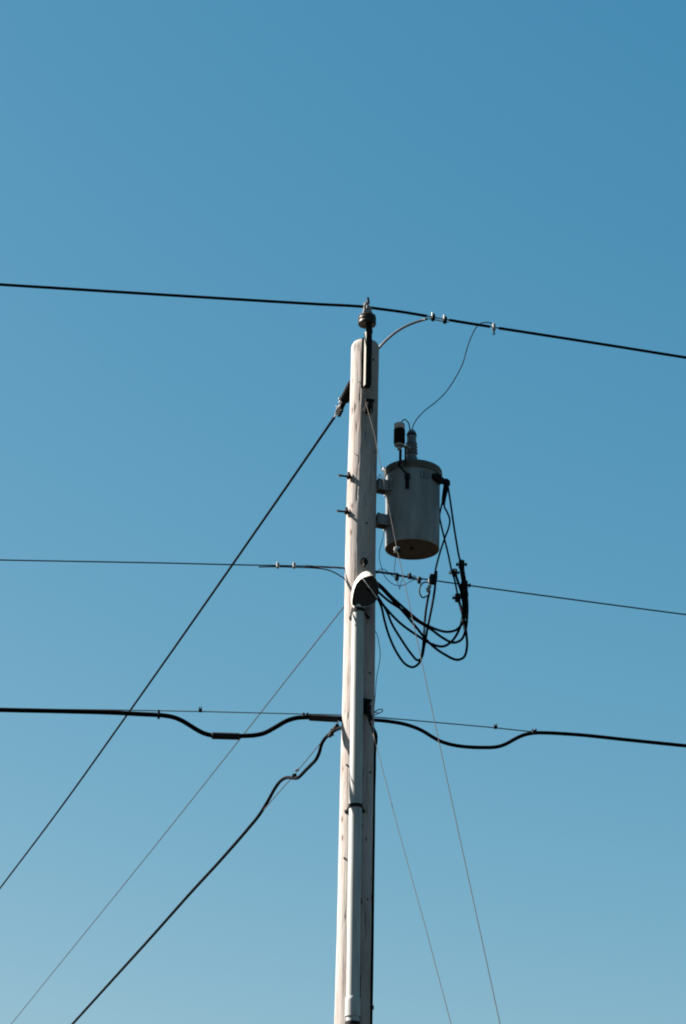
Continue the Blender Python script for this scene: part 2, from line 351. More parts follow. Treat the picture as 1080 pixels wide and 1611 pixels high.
# hangers to the pole
for py, in ((761,), (815.5,)):
    A = P(602, py, 0).z; s = MB(); v = Vector((TX - XP, TD, 0)); vn = v.normalized(); side = Vector((-vn.y, vn.x, 0))
    c0 = Vector((XP, YP, A)) + vn * (PR(A) - .01); c1 = Vector((TX, TY, A)) - vn * (RB - .004); mid = (c0 + c1) / 2; hl = (c1 - c0).length / 2
    for k in (-1, 1): s.box(mid + side * (.048 * k), vn * hl, side * .004, Z * .047)
    s.box(mid + Z * .038, vn * hl * .9, side * .043, Z * .004); s.box(c0 + vn * .012, vn * .005, side * .07, Z * .046); s.box(c1 - vn * .002, vn * .006, side * .085, Z * .052)
    s.build('hanger_bracket', 'paint', tr)
# high voltage bushing
bb = P(647.6, 722, TD - .135); bz = P(647.6, 676, TD - .135).z - bb.z; S = bz / 46
prof = [(-.05, .058), (2 * S, .050), (3 * S, .042), (6 * S, .042)]
for k in range(4):
    q = 7 + k * 5; prof += [(q * S, .041), ((q + 1) * S, .054 - k * .0015), ((q + 2.2) * S, .052 - k * .0015), ((q + 3.4) * S, .041)]
prof += [(27 * S, .040), (36 * S, .040)]
b = MB(); b.lathe(bb, Z, prof, 36); bu = b.build('high_voltage_bushing', 'grey_porc', tr)
b = MB(); b.lathe(bb + Z * 35.5 * S, Z, [(0, .0425), (3 * S, .0435), (3.2 * S, .040)], 24); b.build('bushing_ring', 'polymer', bu)
b = MB(); b.lathe(bb + Z * 38 * S, Z, [(0, .041), (3 * S, .038), (6 * S, .028), (8 * S, .013), (8.5 * S, .004)], 24); b.build('bushing_cap', 'grey_porc', bu)
# lightning arrester on its bracket
ad = TD - RB - .055
a0 = P(628.6, 699, ad); a1 = P(627.2, 666.5, ad); AH = a1.z - a0.z
b = MB(); prof = [(0, .036)]
for k in range(6):
    q = AH * (.04 + k * .115); prof += [(q, .036), (q + .006, .0495), (q + .011, .0485), (q + .016, .036)]
prof += [(AH * .74, .037)]
b.lathe(a0, Z, prof, 32); ar = b.build('lightning_arrester', 'polymer', tr)
b = MB(); b.lathe(a0 + Z * AH * .73, Z, [(0, .042), (.004, .0455), (AH * .24, .0455), (AH * .265, .040)], 28); b.build('arrester_cap', 'cap', ar)
b = MB(); b.lathe(a0 - Z * .022, Z, [(0, .030), (.005, .040), (.016, .044), (.022, .038)], 24); b.abox(a0 + Vector((.055, 0, -.018)), .045, .014, .006); b.abox(a0 + Vector((.088, .0, -.026)), .008, .014, .016)
b.lathe(a0 - Z * .05 - Y * .01, -Y, [(0, .016), (.02, .018), (.03, .012)], 6, False); b.abox(a0 - Z * .035, .016, .014, .018)
b.build('arrester_base', 'galv', ar)
b = MB(); b.abox((P(630, 708, ad) + P(630.5, 727, ad)) / 2, .012, .010, (P(630, 706, ad).z - P(630.5, 727, ad).z) / 2)
b.tube([P(638, 704, ad + .01), P(638, 720, ad + .01), P(638, 732, ad + .02)], .008)
b.build('ground_lead_disconnector', 'polymer', ar)
ty = TD - RB - .006
b = MB(); b.tube([P(627, 731, ty - .02), P(633, 738, ty - .02), P(641, 746, ty)], .009); b.abox(P(641, 757, ty), .016, .008, .066); b.abox(P(641, 749, ty - .01), .022, .012, .022)
b.tube([P(630.5, 726, ad), P(628, 730, (ad + ty) / 2), P(627, 731, ty - .015)], .011)
b.lathe(P(641, 765, ty - .004), -Y, [(0, .014), (.02, .014)], 6, False)
b.build('arrester_bracket', 'fibre', tr)
b = MB(); b.tube([P(631.5, 666.5, ad), P(633.5, 662, ad), P(637.2, 659.8, ad + .01), P(641, 663, ad + .02), P(644, 669, TD - .14), P(645.5, 677, TD - .135)], .0048, 8); b.build('arrester_lead', 'blue', ar)
# low voltage bushings round the front right of the can
def tank_pt(ang, z, off=0): return Vector((TX + math.sin(ang) * (RT_ + off), TY - math.cos(ang) * (RT_ + off), z))
for px, py, dk in ((683, 751, 'polymer'), (690.5, 756, 'dark')):
    ang = math.asin(max(-1, min(1, (P(px, py, TD).x - TX) / RT_))); z = P(px, py, TD - RT_ * math.cos(ang)).z
    d = Vector((math.sin(ang), -math.cos(ang), 0)); A = tank_pt(ang, z, -.004)
    b = MB(); b.lathe(A, d, [(0, .038), (.01, .038), (.016, .030), (.034, .031), (.042, .024), (.05, .012), (.08, .009)], 20); b.build('low_voltage_bushing', dk, tr)
A = P(695.5, 759, .06); b = MB(); b.tube([P(690, 757, .02), A, P(702, 760.5, .06)], .016); b.abox(P(700.5, 759.5, .05), .024, .016, .012); b.lathe(P(704.5, 755, .05), -Z, [(0, .012), (.01, .022), (.045, .024), (.055, .012)], 14); b.build('low_voltage_bushing', 'dark', tr)
# stencilled marks on the can
for cxp in (664.5, 671.5):
    pts = [(cxp - 2.2, 740), (cxp - 2.3, 748), (cxp - .5, 752.5), (cxp + 1.8, 752), (cxp + 2.3, 746), (cxp + 2.2, 740.5)]
    tp = []
    for x, y in pts:
        q = P(x, y, TD - RT_); ang = math.asin((q.x - TX) / RT_); q = P(x, y, TD - RT_ * math.cos(ang)); tp.append(Vector((q.x, TY - math.cos(ang) * (RT_ + .0003), q.z)))
    b = MB(); b.tube(tp, .0036, 6); b.build('stencil_mark', 'stain', tr)
# ------------------------------------------------------------------ transformer leads
leads = [
    ('dark secondary lead from the transformer straight down to the star shaped connector', [(704.5, 758, .05), (706, 770, .05), (709.5, 793, .06), (713, 818, .07), (718, 850, .08), (723.5, 880, .09), (726.5, 890, .09)], .0085),
    ('kinked secondary lead from the transformer to the grey box connector', [(703.5, 759, .03), (703.5, 772, .03), (700.5, 786, .03), (699.5, 797, .04), (704, 806, .05), (708, 818, .06), (706.3, 830, .07), (701, 844, .08), (693, 868, .09), (687, 890, .09), (684, 905, .1)], .0080),
    ('secondary lead emerging behind the can and ending at the small bright connector', [(700.5, 765, .09), (698, 782, .10), (694.5, 798, .13), (692, 812, .15), (694, 824, .15), (700, 849, .14), (706, 874, .12), (711, 898, .1), (715.5, 912, .09), (719.5, 932, .09), (721.5, 943, .09), (725, 958, .08), (729, 972, .07)], .0080)]
for lab, pts, r in leads:
    b = MB(); b.tube([P(*q) for q in pts], r, 10); tag(b.build('secondary_lead', 'blue', None), lab, 'cable', 'secondary leads below the transformer')
b = MB(); b.tube([P(701.5, 764, .04), P(699.8, 772, .04), P(697.5, 788, .05)], lambda t: .019 - .004 * t, 12); b.tube([P(697.5, 787, .05), P(696, 794, .05)], .010)
tag(b.build('taped_cable_end', 'rubber', None), 'short thick taped black cable end hanging under the transformer lead', 'cable end')

# ------------------------------------------------------------------ conduit riser with its hood
cz_top = F(564, 953).z
cr = thing('conduit_riser', F(554, 1605), 'pale grey conduit running up the face of the pole to a rain hood', 'conduit')
def CX(py): return 563.9 + (py - 955) * (557.1 - 563.9) / (1450 - 955)
def cpt(py):
    q = F(CX(py), py); return Vector((q.x, YP - PR(q.z) - .053, q.z))
b = MB(); z_lo = cpt(1575); hi = cpt(952)
def vx(z): t = (z - z_lo.z) / (hi.z - z_lo.z); return z_lo.lerp(hi, t)
b.tube([vx(z_lo.z - .02), vx(z_lo.z + 1), vx(z_lo.z + 2), hi], .0505, 40); b.build('pipe', 'pvc', cr)
b = MB(); q0 = cpt(1602); q1 = cpt(1571); b.tube([q0, q0.lerp(q1, .12), q0.lerp(q1, .8), q1], lambda t: .0585 if t < .9 else .0525, 40, 2); b.build('coupling', 'pvc', cr)
q2 = Vector((q0.x - .01, q0.y, .0)); b = MB(); b.tube([q0 + Z * .02, q0 - Z * 1.5, q0 - Z * 3, q2 - Z * .05], .0505, 40); b.build('lower_pipe', 'pvc', cr)
b = MB(); b.tube([cpt(962), cpt(949)], .0535, 32); b.build('hood_collar', 'hood', cr)
for py, bxs in ((965, ((552.3, 972), (579, 971))), (1272, ((545.2, 1276.5), (571.8, 1276))), (1613, ((540, 1618), (568, 1618)))):
    c = cpt(py); s = MB(); rg = []
    n_ = 18
    for k in range(n_ + 1):
        a = math.pi * (k / n_); x = -math.cos(a) * .0545; y = -math.sin(a) * .0545; rg.append(c + Vector((x, y, 0)))
    rg = [c + Vector((-.056, .04, -.004))] + rg + [c + Vector((.056, .04, -.004))]
    inner = rg; hz = .014
    vsb = []
    for q in inner:
        o = Vector((q.x - c.x, min(0, q.y - c.y), 0)).normalized() * .003
        vsb.append([s.b.verts.new(q - Z * hz), s.b.verts.new(q + Z * hz), s.b.verts.new(q + o + Z * hz), s.b.verts.new(q + o - Z * hz)])
    for A, B in zip(vsb, vsb[1:]):
        for k in range(4): s.b.faces.new((A[k], A[(k + 1) % 4], B[(k + 1) % 4], B[k]))
    for px, py2 in bxs:
        t_ = F(px, py2, .002); nn = Vector((t_.x - XP, t_.y - YP, 0)).normalized(); u, v = frame_of(nn); s.box(t_, u * .014, v * .014, nn * .004); s.lathe(t_, nn, [(0, .012), (.014, .012)], 6, False)
        e = c + Vector((.056 if px > CX(py) else -.056, .035, 0)); s.tube([e, e.lerp(t_, .5), t_], .007, 8)
    s.build('pipe_strap', 'dark', cr)
# hood: outer shell narrowing forward to its mouth
outer = [(553.5, 951), (552.4, 945), (553, 934), (555, 924), (558.5, 914.5), (564, 906.5), (570, 901), (576.5, 898.6), (582, 899.8), (586.5, 904.5), (591, 911), (594.5, 920), (595.5, 930), (593.5, 940), (589, 948), (578, 953), (565, 954.5)]
mouth = [(554.4, 951.5), (554.2, 946), (555.2, 937), (557.4, 927), (560.8, 918.5), (566.2, 912), (572.2, 908.4), (578.2, 906.6), (584, 905.2), (588, 905.8), (592.4, 911), (595.6, 919.6), (596.6, 930.4), (594.6, 941), (589.8, 949.2), (578.2, 954.6), (565, 955.5)]
def hz_(py, base, k): return base - (951 - py) / 52 * k
base_d = -(PR(9.2) + .080)
r0 = [P(x * .8 + .2 * 574, y * .9 + .1 * 930, -(PR(9.2) - .01)) for x, y in outer]
r1 = [P(x, y, hz_(y, base_d, .02)) for x, y in outer]
r2 = [P((x * 2 + u) / 3, (y * 2 + v) / 3, hz_(y, base_d - .02, .055)) for (x, y), (u, v) in zip(outer, mouth)]
r3 = [P(x, y, hz_(y, base_d - .035, .105)) for x, y in mouth]
cm = sum(r3, Vector()) / len(r3)
r4 = [q.lerp(cm, .015) + Y * .003 for q in r3]; r5 = [q + Vector((0, .02, .012)) for q in r4]
b = MB(); b.ring_loft([r0, r1, r2, r3], False); b.ring_loft([r3, r4, r5], False, False); bmesh.ops.remove_doubles(b.b, verts=b.b.verts, dist=.0002)
hd = b.build('weather_hood', 'hood', cr)
b = MB(); r6 = [q.lerp(cm, .01) + Vector((0, .007, .004)) for q in r4]; b.ring_loft([r6, [q + Vector((0, .01, .006)) for q in r6]], True, False)
for x, y in ((566, 921), (581, 918), (588, 930)):
    q = P(x, y, hz_(y, base_d - .035, .105) + .012); b.lathe(q, Vector((0, .4, .2)), [(0, .028), (-.012, .026)], 16)
b.build('cable_plate', 'inner', hd)

# ------------------------------------------------------------------ looping service cables
def ramped(pts, d0, d1, bulge=0):
    n = len(pts) - 1; return [P(x, y, d0 + (d1 - d0) * i / n + bulge * math.sin(math.pi * i / n)) for i, (x, y) in enumerate(pts)]
loops = [
    ('uppermost heavy black cable sweeping from the hood to the star shaped connector', [(576, 915), (588, 914), (598, 920), (616.7, 939), (640, 960), (661, 977.5), (681.5, 988), (702, 994), (718, 991), (729.5, 977), (733.5, 954), (732, 930), (728, 910), (725.8, 888)], .0105, -.30, .09),
    ('heavy black cable from the hood whose loop bottoms out lowest at the right', [(574, 917), (586, 917), (597, 923), (612, 938), (628, 955), (645, 974.5), (657, 989), (668.5, 1003.5), (682, 1017), (699, 1029), (719, 1038), (730, 1034), (735, 1018), (734.4, 1000), (731.5, 980), (727, 960), (721, 942)], .0105, -.31, .08),
    ('black cable from the hood with its loop turning below the uppermost cable', [(578, 920), (588, 924), (598.5, 934), (614, 947), (629.6, 957), (653, 974.5), (679, 990.5), (697, 1003.5), (713, 1011), (726, 1006.5), (733, 990), (735.5, 967), (735, 941), (730.5, 921)], .0105, -.28, .10),
    ('black cable from the hood with a shallow loop ending in the middle of the connectors', [(580, 924), (587, 930), (594, 939), (602, 950), (611.5, 961.5), (629.6, 980), (655.6, 999), (679, 1013), (697, 1017), (711, 1009), (724, 987.4), (729, 964), (729.5, 940), (728, 922)], .0105, -.27, .08),
    ('outermost of the two deep black loops hanging left below the transformer', [(578, 926), (585, 931), (592, 938), (600, 953.7), (605.5, 977), (613.5, 1003), (626, 1029), (639, 1045.5), (650, 1049.6), (660.5, 1042), (665.5, 1021), (667.5, 995), (670, 964), (673, 945), (676.5, 929)], .0100, -.29, .10),
    ('inner of the two deep black loops hanging left below the transformer', [(580, 922), (587, 928), (595, 939), (608, 960), (616.7, 981), (632, 1006.5), (648, 1029.5), (656.5, 1038.5), (662.5, 1036.5), (668, 1016), (673.7, 985), (680, 953.7), (684.5, 926), (685.5, 908)], .0100, -.28, .10)]
cables = []
for lab, pts, r, d0, d1 in loops:
    b = MB(); b.tube(ramped(pts, d0, d1), r, 12); cables.append(tag(b.build('service_cable', 'rubber', None), lab, 'cable', 'service cables looping out of the hood'))
b = MB(); b.tube([P(571, 909.5, -.335), P(576, 916.5, -.34), P(583, 926, -.335), P(589, 934.5, -.325), P(594, 941, -.315)], .0045, 8)
tag(b.build('bare_neutral_wire', 'alu', None), 'short pale bare wire gleaming across the dark mouth of the hood', 'wire')
for k_, seg_ in ((3, [(732.8, 934, .02), (733.6, 945, .02), (733, 957, .02)]), (1, [(726, 972, .0), (729, 982, .0), (731, 993, .0)]), (4, [(669.5, 978, .0), (667, 992, .0), (666, 1000, .0)])):
    b = MB(); b.tube([P(*q) for q in seg_], .006, 8); b.build('marking_tape', 'alu', cables[k_])
# connectors on the loops
def star(px, py, dy, s, lab, m='polymer'):
    A = P(px, py, dy); t = thing('cable_connector', A, lab, 'connector', 'connectors on the looping cables')
    b = MB(); b.abox(A, s * .75, s * .7, s * 1.3, 12, .35); b.build('connector_body', m, t)
    b = MB(); b.cyl(A - X * s * 1.55 - Z * s * .15, A + X * s * 1.55 + Z * s * .1, s * .33); b.cyl(A - Y * s * 1.2, A + Y * s * 1.2, s * .4); b.lathe(A + X * s * 1.1, X, [(0, s * .55), (s * .3, s * .5)], 6, False); b.lathe(A - X * s * 1.1, -X, [(0, s * .6), (s * .3, s * .5)], 6, False)
    b.build('connector_bolt', 'dark', t); return t
star(726.5, 888, .09, .030, 'uppermost black star shaped connector joining two cables under the transformer')
star(731, 921, .09, .034, 'largest black connector directly below the star shaped one')
star(720.5, 940.5, .07, .029, 'lowest black connector on the right hand cable bundle')
t = star(715.8, 901, .10, .026, 'small connector with a bright bolt left of the taped sleeve')
b = MB(); b.lathe(P(716.3, 897.5, .06), -Y, [(0, .009), (.012, .007)], 10); b.build('bright_bolt', 'alu', t); b = MB(); b.lathe(P(709.5, 901, .07), Vector((-1, -.4, 0)), [(0, .016), (.012, .014)], 12); b.build('bright_bolt', 'alu', t)
b = MB(); b.tube([P(726.8, 893, .09), P(728.6, 905, .09), P(730.8, 918, .09)], .021, 14); b.tube([P(730.8, 922, .09), P(732.5, 930, .09), P(733.5, 938, .085)], .022, 14)
tag(b.build('taped_sleeve', 'rubber', None), 'thick taped black sleeve between the two uppermost cable connectors', 'sleeve')
b = MB(); b.tube([P(717.5, 905, .09), P(720.5, 914, .09), P(724, 924, .09), P(727, 936, .08), P(729.5, 955, .06), P(729, 975, .04)], .011)
tag(b.build('service_cable', 'rubber', None), 'short black cable bridging the bright bolted connector and the cable bundle', 'cable')
bxr = thing('box_connector', P(682, 911, .09), 'dark grey box shaped connector where the neutral line meets the loops', 'connector')
b = MB(); b.abox(P(681.8, 911.5, .07), .027, .022, .042, 8); b.abox(P(686.3, 905, .07), .011, .018, .034, 5); b.build('connector_body', 'fibre', bxr)
b = MB(); b.abox(P(675.6, 913, .05), .007, .012, .024, 0, .3); b.lathe(P(674, 927, .05), Z, [(-.022, .014), (-.008, .018), (.01, .016), (.016, .010)], 12); b.abox(P(676.3, 922.5, .05), .012, .010, .016, 20); b.build('terminal_screw', 'galv', bxr)
b = MB(); b.tube([P(676, 917.5, .08), P(672, 915.8, .08), P(666, 917, .08), P(661.8, 922, .08), P(660.2, 928.5, .08), P(661.6, 936, .08), P(665.5, 940.2, .08), P(670, 938.6, .08), P(675, 935, .08)], .0065, 8)
tag(b.build('wire_ring', 'strand', None), 'open ring of thick wire curling left of the grey box connector', 'wire')

# ------------------------------------------------------------------ neutral line
nl = thing('neutral_wire', LINE(541, 893), 'thin grey neutral wire running left from the pole with two small clamps', 'wire', 'neutral wire either side of the pole')
b = MB(); lp_ = [LINE(482, 890.6), LINE(437, 889.7), LINE(380, 888.7), LINE(250, 885.6), LINE(120, 883.2), LINE(0, 881)]
b.tube(lp_ + extend(lp_[-2], lp_[-1], 35), .0058, 8); b.build('strand', 'strand', nl)
b = MB(); b.tube([LINE(407.5, 892), LINE(437, 891.6), LINE(463, 892.4), LINE(482, 893), LINE(497, 893.8), LINE(510, 895.4), LINE(520, 898), LINE(530, 902.5), LINE(543, 910.5), P(556, 916, -.03)], .0055, 8); b.build('tail_strand', 'strand', nl)
base = dense(LINE(480, 890.6), LINE(552, 894), 10)
for k in range(3):
    b = MB(); b.tube(helix(base, .0050, 9, k * 2.1), .0042, 6, 1); b.build('twisted_grip', 'galv' if k == 0 else 'strand', nl)
dd = (LINE(463, 891) - LINE(437, 890)).normalized()
for px, py in ((437.3, 889.5), (463, 889.8)):
    c_ = clamp_on(LINE(px, py), dd, .020, 'line_clamp', 'galv', nl)
nr = thing('neutral_wire', LINE(592, 899), 'thin dark neutral wire running right from the pole past the cable connectors', 'wire', 'neutral wire either side of the pole')
rp = [LINE(618, 903), LINE(650, 908.4), LINE(690, 914.2), LINE(735, 920.6), LINE(880, 940.4), LINE(980, 953.8), LINE(1080, 967)]
b = MB(); b.tube(rp + extend(rp[-2], rp[-1], 35), .0062, 8); b.build('strand', 'blue', nr)
base = dense(LINE(580, 898), LINE(626, 903.8), 8)
for k in range(3):
    b = MB(); b.tube(helix(base, .0065, 8, k * 2.1), .0048, 6, 1); b.build('twisted_grip', 'strand', nr)
b = MB(); b.tube([LINE(626, 906), LINE(640, 908), LINE(654, 911.5), LINE(668, 911), LINE(676, 912)], .006, 8); b.tube([LINE(646, 906), LINE(655, 906.3)], .003, 6); b.build('tail_strand', 'strand', nr)
for px, py, s_ in ((625, 908, .024), (645, 906.5, .020), (660.2, 913, .022)):
    clamp_on(LINE(px, py), dl, s_, 'line_clamp', 'dark', nr)
    b = MB(); b.abox(LINE(px - 2.8, py + 1) - Y * .03, .006, .008, s_ * .7, 0, .3); b.build('clamp_face', 'alu', nr)
def thin(name, lab, pts, r=.0030, m='blue', cat='wire'):
    b = MB(); b.tube(pts, r, 6); return tag(b.build(name, m, None), lab, cat)
thin('bonding_wire', 'thin wire drooping from the lower transformer bracket in an arc to the neutral clamps', [P(604.5, 832, .12), P(604, 841, .10), P(600.5, 855, .08), P(597.3, 868, .06), P(597.5, 880, .05), P(601, 894, .05), P(605.5, 906, .05), P(612, 914, .05), P(620, 919.5, .06), P(629, 921.6, .06), P(638, 919.6, .07), P(646, 914.6, .08), P(653, 912, .09), P(660, 912, .09)])
thin('bonding_wire', 'thin wire dropping from the transformer floor to the first neutral clamp', [P(622.6, 872, .15), P(622.3, 884, .12), P(621, 893, .1), P(621.6, 902, .09), P(625, 908, .07)])
thin('bonding_wire', 'small V shaped wire tail hanging under the first neutral clamp', [P(624.5, 912, .07), P(626.5, 917, .07), P(628.4, 923, .07), P(628.9, 927, .07), P(630.5, 921, .07), P(632, 914, .07), P(635.5, 909, .08)], .0026)
thin('bonding_wire', 'small arc of thin wire rising over the neutral just right of the pole', [P(586, 917, .02), P(590, 906.5, .02), P(594, 899.5, .02), P(599, 895.6, .03), P(603.5, 895.4, .03), P(609, 898.5, .04), P(615, 904, .05), P(621, 908, .06)])
thin('ground_wire', 'thin wire bowing away from the right edge of the pole below the hood', [P(585, 988, .02), P(588.3, 990.4, .02), P(592, 995, .03), P(596.5, 1012, .04), P(598.6, 1028.6, .05), P(596.4, 1047.6, .04), P(593, 1065.6, .03), P(590.9, 1092, .02), P(589.4, 1110, .02), P(587.5, 1135, .02), P(584, 1150, .03)])
thin('ground_wire', 'short stub of thin wire above the upper transformer bracket', [P(604, 752, .03), P(600, 750, .03), P(598, 746, .03), P(596.5, 749, .03), P(593, 751, .03)], .0026)

# ------------------------------------------------------------------ branch line running away to the left
tp_ = thing('branch_power_line', TAP(527, 656), 'black power line slanting steeply down left from the strain insulator', 'power line')
q = [TAP(528.5, 653.5), TAP(400, 837), TAP(200, 1121), TAP(0, 1397.5)]
q = [TAP(526.5, 656.5), TAP(460, 753), TAP(400, 839.5), TAP(300, 983), TAP(200, 1125), TAP(100, 1265), TAP(0, 1398)]
b = MB(); b.tube(q + extend(q[-2], q[-1], 14, .001), .0118, 10); b.build('insulated_conductor', 'rubber', tp_)
b = MB(); b.tube([TAP(535, 644), TAP(530, 651), TAP(525, 658.5)], .0065); b.build('bare_conductor', 'alu', tp_)
di = thing('strain_insulator', TAP(541, 632), 'dark ribbed strain insulator tying the branch line to the back of the pole', 'insulator')
A, B = TAP(541.5, 631), TAP(556, 602.5); L = (B - A).length; pr = [(0, .026)]
for k in range(6):
    t = L * (.08 + .15 * k); pr += [(t, .024), (t + L * .03, .046), (t + L * .06, .045), (t + L * .10, .024)]
pr += [(L, .022)]
b = MB(); b.lathe(A, B - A, pr, 24); b.cyl(B, TAP(563, 588), .010); b.build('ribbed_body', 'polymer', di)
d = (A - B).normalized(); u, v = frame_of(d); b = MB(); b.lathe(A - d * .004, d, [(0, .020), (.05, .017), (.09, .012)], 12); 
for k in (-1, 1): b.box(TAP(538.8, 636.8) + u * .018 * k, u * .004, v * .016, d * .06)
b.lathe(TAP(540, 628) - u * .036, u, [(0, .014), (.072, .014)], 8); b.build('clevis', 'dark', di)
b = MB(); b.cyl(TAP(540, 628) - u * .040, TAP(540, 628) + u * .040, .009); b.box(TAP(537.2, 631) - X * .01, u * .006, v * .008, d * .03, .3); b.build('clevis_pin', 'alu', di)
b = MB(); C = TAP(535.6, 644.5); b.box(C, u * .020, v * .024, d * .055, .3)
for k in (-1, 0, 1): b.cyl(C + d * .034 * k - v * .044, C + d * .034 * k + v * .044, .011); b.lathe(C + d * .034 * k + v * .03, v, [(0, .019), (.014, .019)], 6, False)
dc = b.build('dead_end_clamp', 'dark', di)
b = MB(); b.tube([C + d * .07 - X * .022, C - X * .028 + Z * .01, C - d * .07 - X * .018], .006, 8); b.tube([C - X * .030 + Z * .022, C - X * .034 + Z * .036, C - X * .022 + Z * .03], .005); b.build('clamp_keeper', 'alu', dc)
nt_ = [TAP(546, 949), TAP(500, 1007), TAP(400, 1134.5), TAP(300, 1261), TAP(200, 1386), TAP(100, 1509.5), TAP(18, 1611)]
b = MB(); b.tube(nt_ + extend(nt_[-2], nt_[-1], 12, .001), .0048, 8); tag(b.build('branch_neutral_wire', 'strand', None), 'thin grey wire slanting down left from the pole just under hood height', 'wire')

# ------------------------------------------------------------------ telephone cables at the lower level
L2 = vplane(XP, YP, 84.0)
cl = thing('telephone_cable', L2(537, 1131), 'thick black telephone cable left of the pole dipping through a splice sleeve', 'cable', 'telephone cables either side of the pole')
c1 = [L2(552, 1131.5), L2(530, 1129.8), L2(500, 1128.6), L2(481, 1128.4), L2(466, 1129.7), L2(451, 1134.3), L2(433, 1144.5), L2(416, 1153.4), L2(402, 1156.6), L2(388, 1157.6), L2(355, 1158.2), L2(335, 1157.2), L2(320.7, 1153.4), L2(310, 1148), L2(299.6, 1141.6), L2(287, 1134), L2(275, 1129), L2(262, 1126.2), L2(250, 1125), L2(215, 1123.2), L2(180, 1121.2), L2(110, 1119.2), L2(0, 1116.8)]
b = MB(); b.tube(c1 + extend(c1[-2], c1[-1], 35), .0185, 14); b.build('black_cable', 'rubber', cl)
b = MB(); A, B = L2(333.5, 1157.4), L2(377.5, 1158.6); b.lathe(A, B - A, [(0, .018), (.004, .028), ((B - A).length - .004, .028), ((B - A).length, .018)], 20); b.build('splice_sleeve', 'polymer', cl)
b = MB(); A, B = L2(487, 1129), L2(532, 1131.3); b.tube([A, A.lerp(B, .03), A.lerp(B, .5), A.lerp(B, .96), B], lambda t: .020 if t in (0, 1) else .0255 + .002 * t, 18, 2)
b.tube([B, L2(540, 1134.6), L2(548, 1135)], .011); b.build('cable_guard', 'polymer', cl)
for px, py in ((250, 1124), (478, 1125.5), (484, 1125.5)):
    b = MB(); b.abox(L2(px, py), .009, .020, .034 if px < 300 else .018, 0, .3); b.build('lashing_clamp', 'dark', cl)
ml = [L2(545, 1125), L2(480, 1123.4), L2(414, 1121.8), L2(315.5, 1119.4), L2(240, 1118), L2(180, 1117), L2(0, 1114.6)]
mt = thing('messenger_strand', L2(538, 1125), 'thin taut strand above the left telephone cable with a small black clip', 'wire', 'messenger strands over the telephone cables')
b = MB(); b.tube(ml + extend(ml[-2], ml[-1], 35), .0042, 6); b.build('strand', 'strand', mt)
b = MB(); b.abox(L2(315.5, 1117.6), .014, .016, .012); b.abox(L2(314.6, 1113), .003, .004, .008); b.abox(L2(317.4, 1113.2), .003, .004, .008); b.build('strand_clip', 'dark', mt)

cr_ = thing('telephone_cable', L2(589, 1132.7), 'thick black telephone cable right of the pole sagging in one long shallow dip', 'cable', 'telephone cables either side of the pole')
c2 = [L2(570, 1131), L2(589, 1132.8), L2(604, 1134), L2(619, 1136), L2(633, 1138.4), L2(646, 1142), L2(657, 1146), L2(668, 1151.5), L2(680, 1159), L2(693, 1166), L2(707, 1170.6), L2(722, 1173.6), L2(740, 1175.4), L2(760, 1176), L2(777, 1175.6), L2(788, 1173.6), L2(799, 1169), L2(812, 1161.8), L2(825, 1156.2), L2(841, 1153.2), L2(860, 1153), L2(885, 1154.2), L2(920, 1156.8), L2(980, 1163.2), L2(1080, 1173.4)]
b = MB(); b.tube(c2 + extend(c2[-2], c2[-1], 35), .0150, 14); b.build('black_cable', 'rubber', cr_)
b = MB(); b.abox(L2(840.5, 1152), .016, .020, .016, 0, .3); b.abox(L2(843.5, 1150), .006, .008, .018, 0, .3); b.abox(L2(837.8, 1150), .005, .008, .016, 0, .3); b.build('lashing_clamp', 'dark', cr_)
ms = thing('messenger_strand', L2(589, 1128), 'thin taut strand above the right telephone cable with a small black clip', 'wire', 'messenger strands over the telephone cables')
m2 = [L2(575, 1126.6), L2(589, 1128), L2(680, 1136), L2(779, 1145), L2(841, 1151.4), L2(900, 1154.6), L2(1080, 1172.4)]
b = MB(); b.tube(m2, .0045, 6); b.build('strand', 'blue', ms)
b = MB(); b.abox(L2(780, 1143.8), .014, .016, .012); b.abox(L2(778.6, 1140), .0025, .004, .007); b.abox(L2(782, 1139.6), .0025, .004, .009); b.build('strand_clip', 'dark', ms)
# hardware on the pole face at that level
hw = thing('cable_suspension_hardware', F(577, 1110), 'dark bolted clamp on the shaded face of the pole at telephone cable height', 'bracket')
A = F(576.8, 1106, .01); nn = Vector((A.x - XP, A.y - YP, 0)).normalized(); sd = Vector((-nn.y, nn.x, 0))
b = MB(); b.box(A, sd * .026, nn * .014, Z * .035); b.box(A - Z * .055 + sd * .008, sd * .030, nn * .016, Z * .040); b.box(A - Z * .02, sd * .018, nn * .034, Z * .022); b.build('clamp_plate', 'dark', hw)
b = MB(); b.cyl(A, A + nn * .08, .010); b.lathe(A + nn * .02, nn, [(0, .02), (.02, .02)], 6, False); b.tube([A - Z * .06 + nn * .02, A - Z * .10 + nn * .03 + sd * .02, A - Z * .15 + nn * .03 + sd * .035], .012); b.build('eye_bolt', 'dark', hw)
thin('wire_curl', 'little curled loop of spare wire at the right edge of the pole', [P(585, 1138, -.02), P(586.5, 1128, -.02), P(589, 1121.5, -.01), P(594, 1117.4, 0), P(599, 1115.9, .01), P(602.2, 1116.9, .01), P(602, 1119, .01), P(598, 1121.4, 0), P(594, 1123.2, 0), P(590, 1125, 0), P(585, 1126, 0)], .0042, 'strand')
thin('wire_curl', 'second shorter curl of spare wire tucked inside the little loop', [P(584, 1131, -.02), P(587, 1124, -.02), P(590.5, 1121, -.01), P(595, 1121.5, 0), P(594, 1123.8, 0)], .0036, 'galv')
